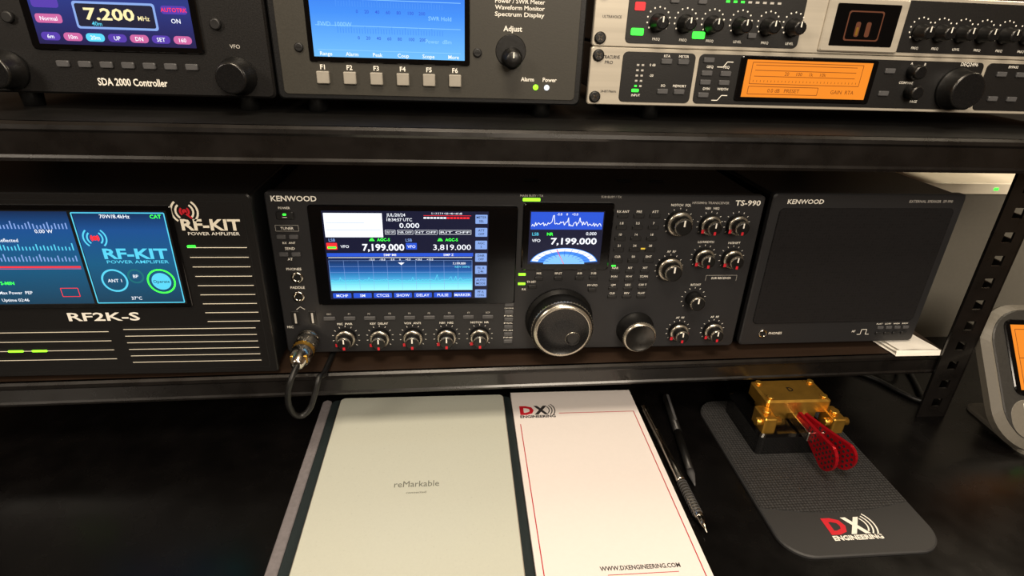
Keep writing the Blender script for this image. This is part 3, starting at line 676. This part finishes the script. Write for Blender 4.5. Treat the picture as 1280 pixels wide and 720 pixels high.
# controller with orange screen
ph=root('desk_controller',803,-92,-DZ,'rounded grey desktop controller with orange screen leaning back','controller',(0,0,math.radians(-4)))
tl=Matrix.Translation((0,0,9))@Matrix.Rotation(math.radians(-38),4,'X')
b=B(); b.f=tl@b.f
b.rbox(-72,0,72,158,-14,0,'dev_grey',44,6,seg=10); b.rbox(-64,8,64,151,0,1.6,'dev_dark',38,1,seg=10); b.rbox(-58,13,58,54,1.6,2,'dev_grey',18,.3,seg=8); b.obj('body',ph)
b=B(); b.f=tl@b.f; b.rbox(-50,58,50,140,1.6,3.6,'gloss_black',9,1); b.quad(-44,64,44,134,3.7,'e_orange')
b.frame(-40,69,39,129,.7,3.8,'e_orange_dark'); b.line([(-40,98),(39,98)],.7,3.8,'e_orange_dark'); b.obj('screen',ph)
b=B(); b.f=tl@b.f; b.rbox(-9,-4,9,4,2,4.6,'key_mid',3.5,.8); me=b.mesh('button')
for i,(u,v) in enumerate(((-34,31),(-10,26),(14,26),(36,30))): 
    place(me,'button',ph,tuple((tl@Vector(uvw(u,v,0)))-(tl@Vector((0,0,0)))))
b=B(); b.f=tl@b.f; b.text('DE',-38,47,6,'ink',2.2); b.rbox(-38,19,-26,22,2,2.6,'e_green',1); b.rbox(-22,37,-10,40,2,2.6,'e_yellow',1); b.obj('lettering',ph)
b=B(FLAT); b.rbox(-44,4,44,92,0,5,'dev_grey',12,2); b.rbox(-20,62,20,86,4,62,'dev_grey',6,2); b.obj('stand',ph)
# loose cables
c1=root('power_cable',742,42,-DZ,'thin black cable lying on the desk beside the shelf post','cable')
b=B(FLAT); b.tube([(-75,40,3),(-50,12,3),(-38,-14,3),(-24,-32,3),(-10,-10,3),(10,40,3),(20,90,3)],3,'cable'); b.obj('cord',c1)
c2=root('power_cable',757,32,-DZ,'thin black cable lying on the desk beside the shelf post','cable')
b=B(FLAT); b.tube([(-80,75,9),(-50,55,9),(-40,30,9),(-22,40,8),(0,80,8),(5,120,8)],2.6,'cable'); b.obj('cord',c2)
for c in (c1,c2): c['group']='loose cables on the desk'
# folded white paper on the shelf
ti=root('paper_sheet',662,10,-8.9,'folded white paper lying on the shelf beside the speaker','paper')
b=B(FLAT); nx,ny=16,14; vs=[];fs=[]
for layer,(zz,sc) in enumerate(((0,1),(3.0,.96),(5.4,.9))):
    k=len(vs)
    for j in range(ny+1):
        for i in range(nx+1):
            x=(i/nx-.5)*52*sc; y=(j/ny-.5)*46*sc
            zt=1.2+zz+1.0*noise.noise(Vector((x*.06,y*.06,layer*3.1)))
            vs.append((x-y*.2+layer*1.5,y,max(.1,zt)))
    for j in range(ny):
        for i in range(nx):
            a=k+j*(nx+1)+i; fs.append((a,a+1,a+nx+2,a+nx+1))
b.add(vs,fs,'tissue',True)
b.add([(-21,-23,.1),(31,-23,.1),(31,-22,6.5),(-20,-21,6.5)],[(0,1,2,3)],'tissue'); b.obj('sheet',ti)
# grey cabinet behind
cbx=root('equipment_cabinet',870,190,-DZ,'grey metal equipment box with a cream top beside the shelves','cabinet')
b=B(FLAT); b.rbox(-125,-30,200,200,0,215,'cab_grey',3,1)
b.obj('body',cbx)
b=B(FLAT); b.rbox(-130,-36,205,205,215,229,'cream',3,1,topmat='cream'); b.rbox(-20,-36.6,-14,-36,220,223,'e_green',1); b.obj('lid',cbx)

# ================================================================= lights
w=bpy.data.worlds.new('world'); scene.world=w; w.use_nodes=True
w.node_tree.nodes['Background'].inputs[0].default_value=(.9,.72,.55,1); w.node_tree.nodes['Background'].inputs[1].default_value=.08
def area(name,loc,tgt,size,power,col,sy=None):
    l=bpy.data.lights.new(name,'AREA'); l.energy=power; l.color=col; l.size=size
    if sy: l.shape='RECTANGLE'; l.size_y=sy
    o=bpy.data.objects.new(name,l); coll.objects.link(o); o.location=Vector(loc)*S
    o.rotation_euler=(Vector(tgt)-Vector(loc)).to_track_quat('-Z','Y').to_euler(); return o
area('ceiling_lamp',(150,-700,1540),(200,-100,0),.45,18,(1,.85,.66))
area('front_light',(700,-1900,1150),(300,0,100),.7,34,(1,.86,.69))  # unseen key light added behind the camera to brighten the front panels
area('front_light',(-1300,-1500,1200),(0,0,100),.5,15,(1,.86,.7))
area('side_lamp',(1150,60,900),(900,200,130),.15,3.5,(1,.85,.62))

# ================================================================= camera
right=Vector((.9956,-.0872,.0344)); fwd=Vector((.0935,.8971,-.4317)).normalized()
right=(right-fwd*right.dot(fwd)).normalized(); up=right.cross(fwd)
cam=bpy.data.cameras.new('camera'); cam.sensor_width=36; cam.lens=36*717.76/1280; cam.clip_start=.01
co=bpy.data.objects.new('camera',cam); coll.objects.link(co)
M=Matrix((right,up,-fwd)).transposed().to_4x4(); M.translation=Vector((168.72,-503.98,312.86+DZ))*S
co.matrix_world=M; scene.camera=co
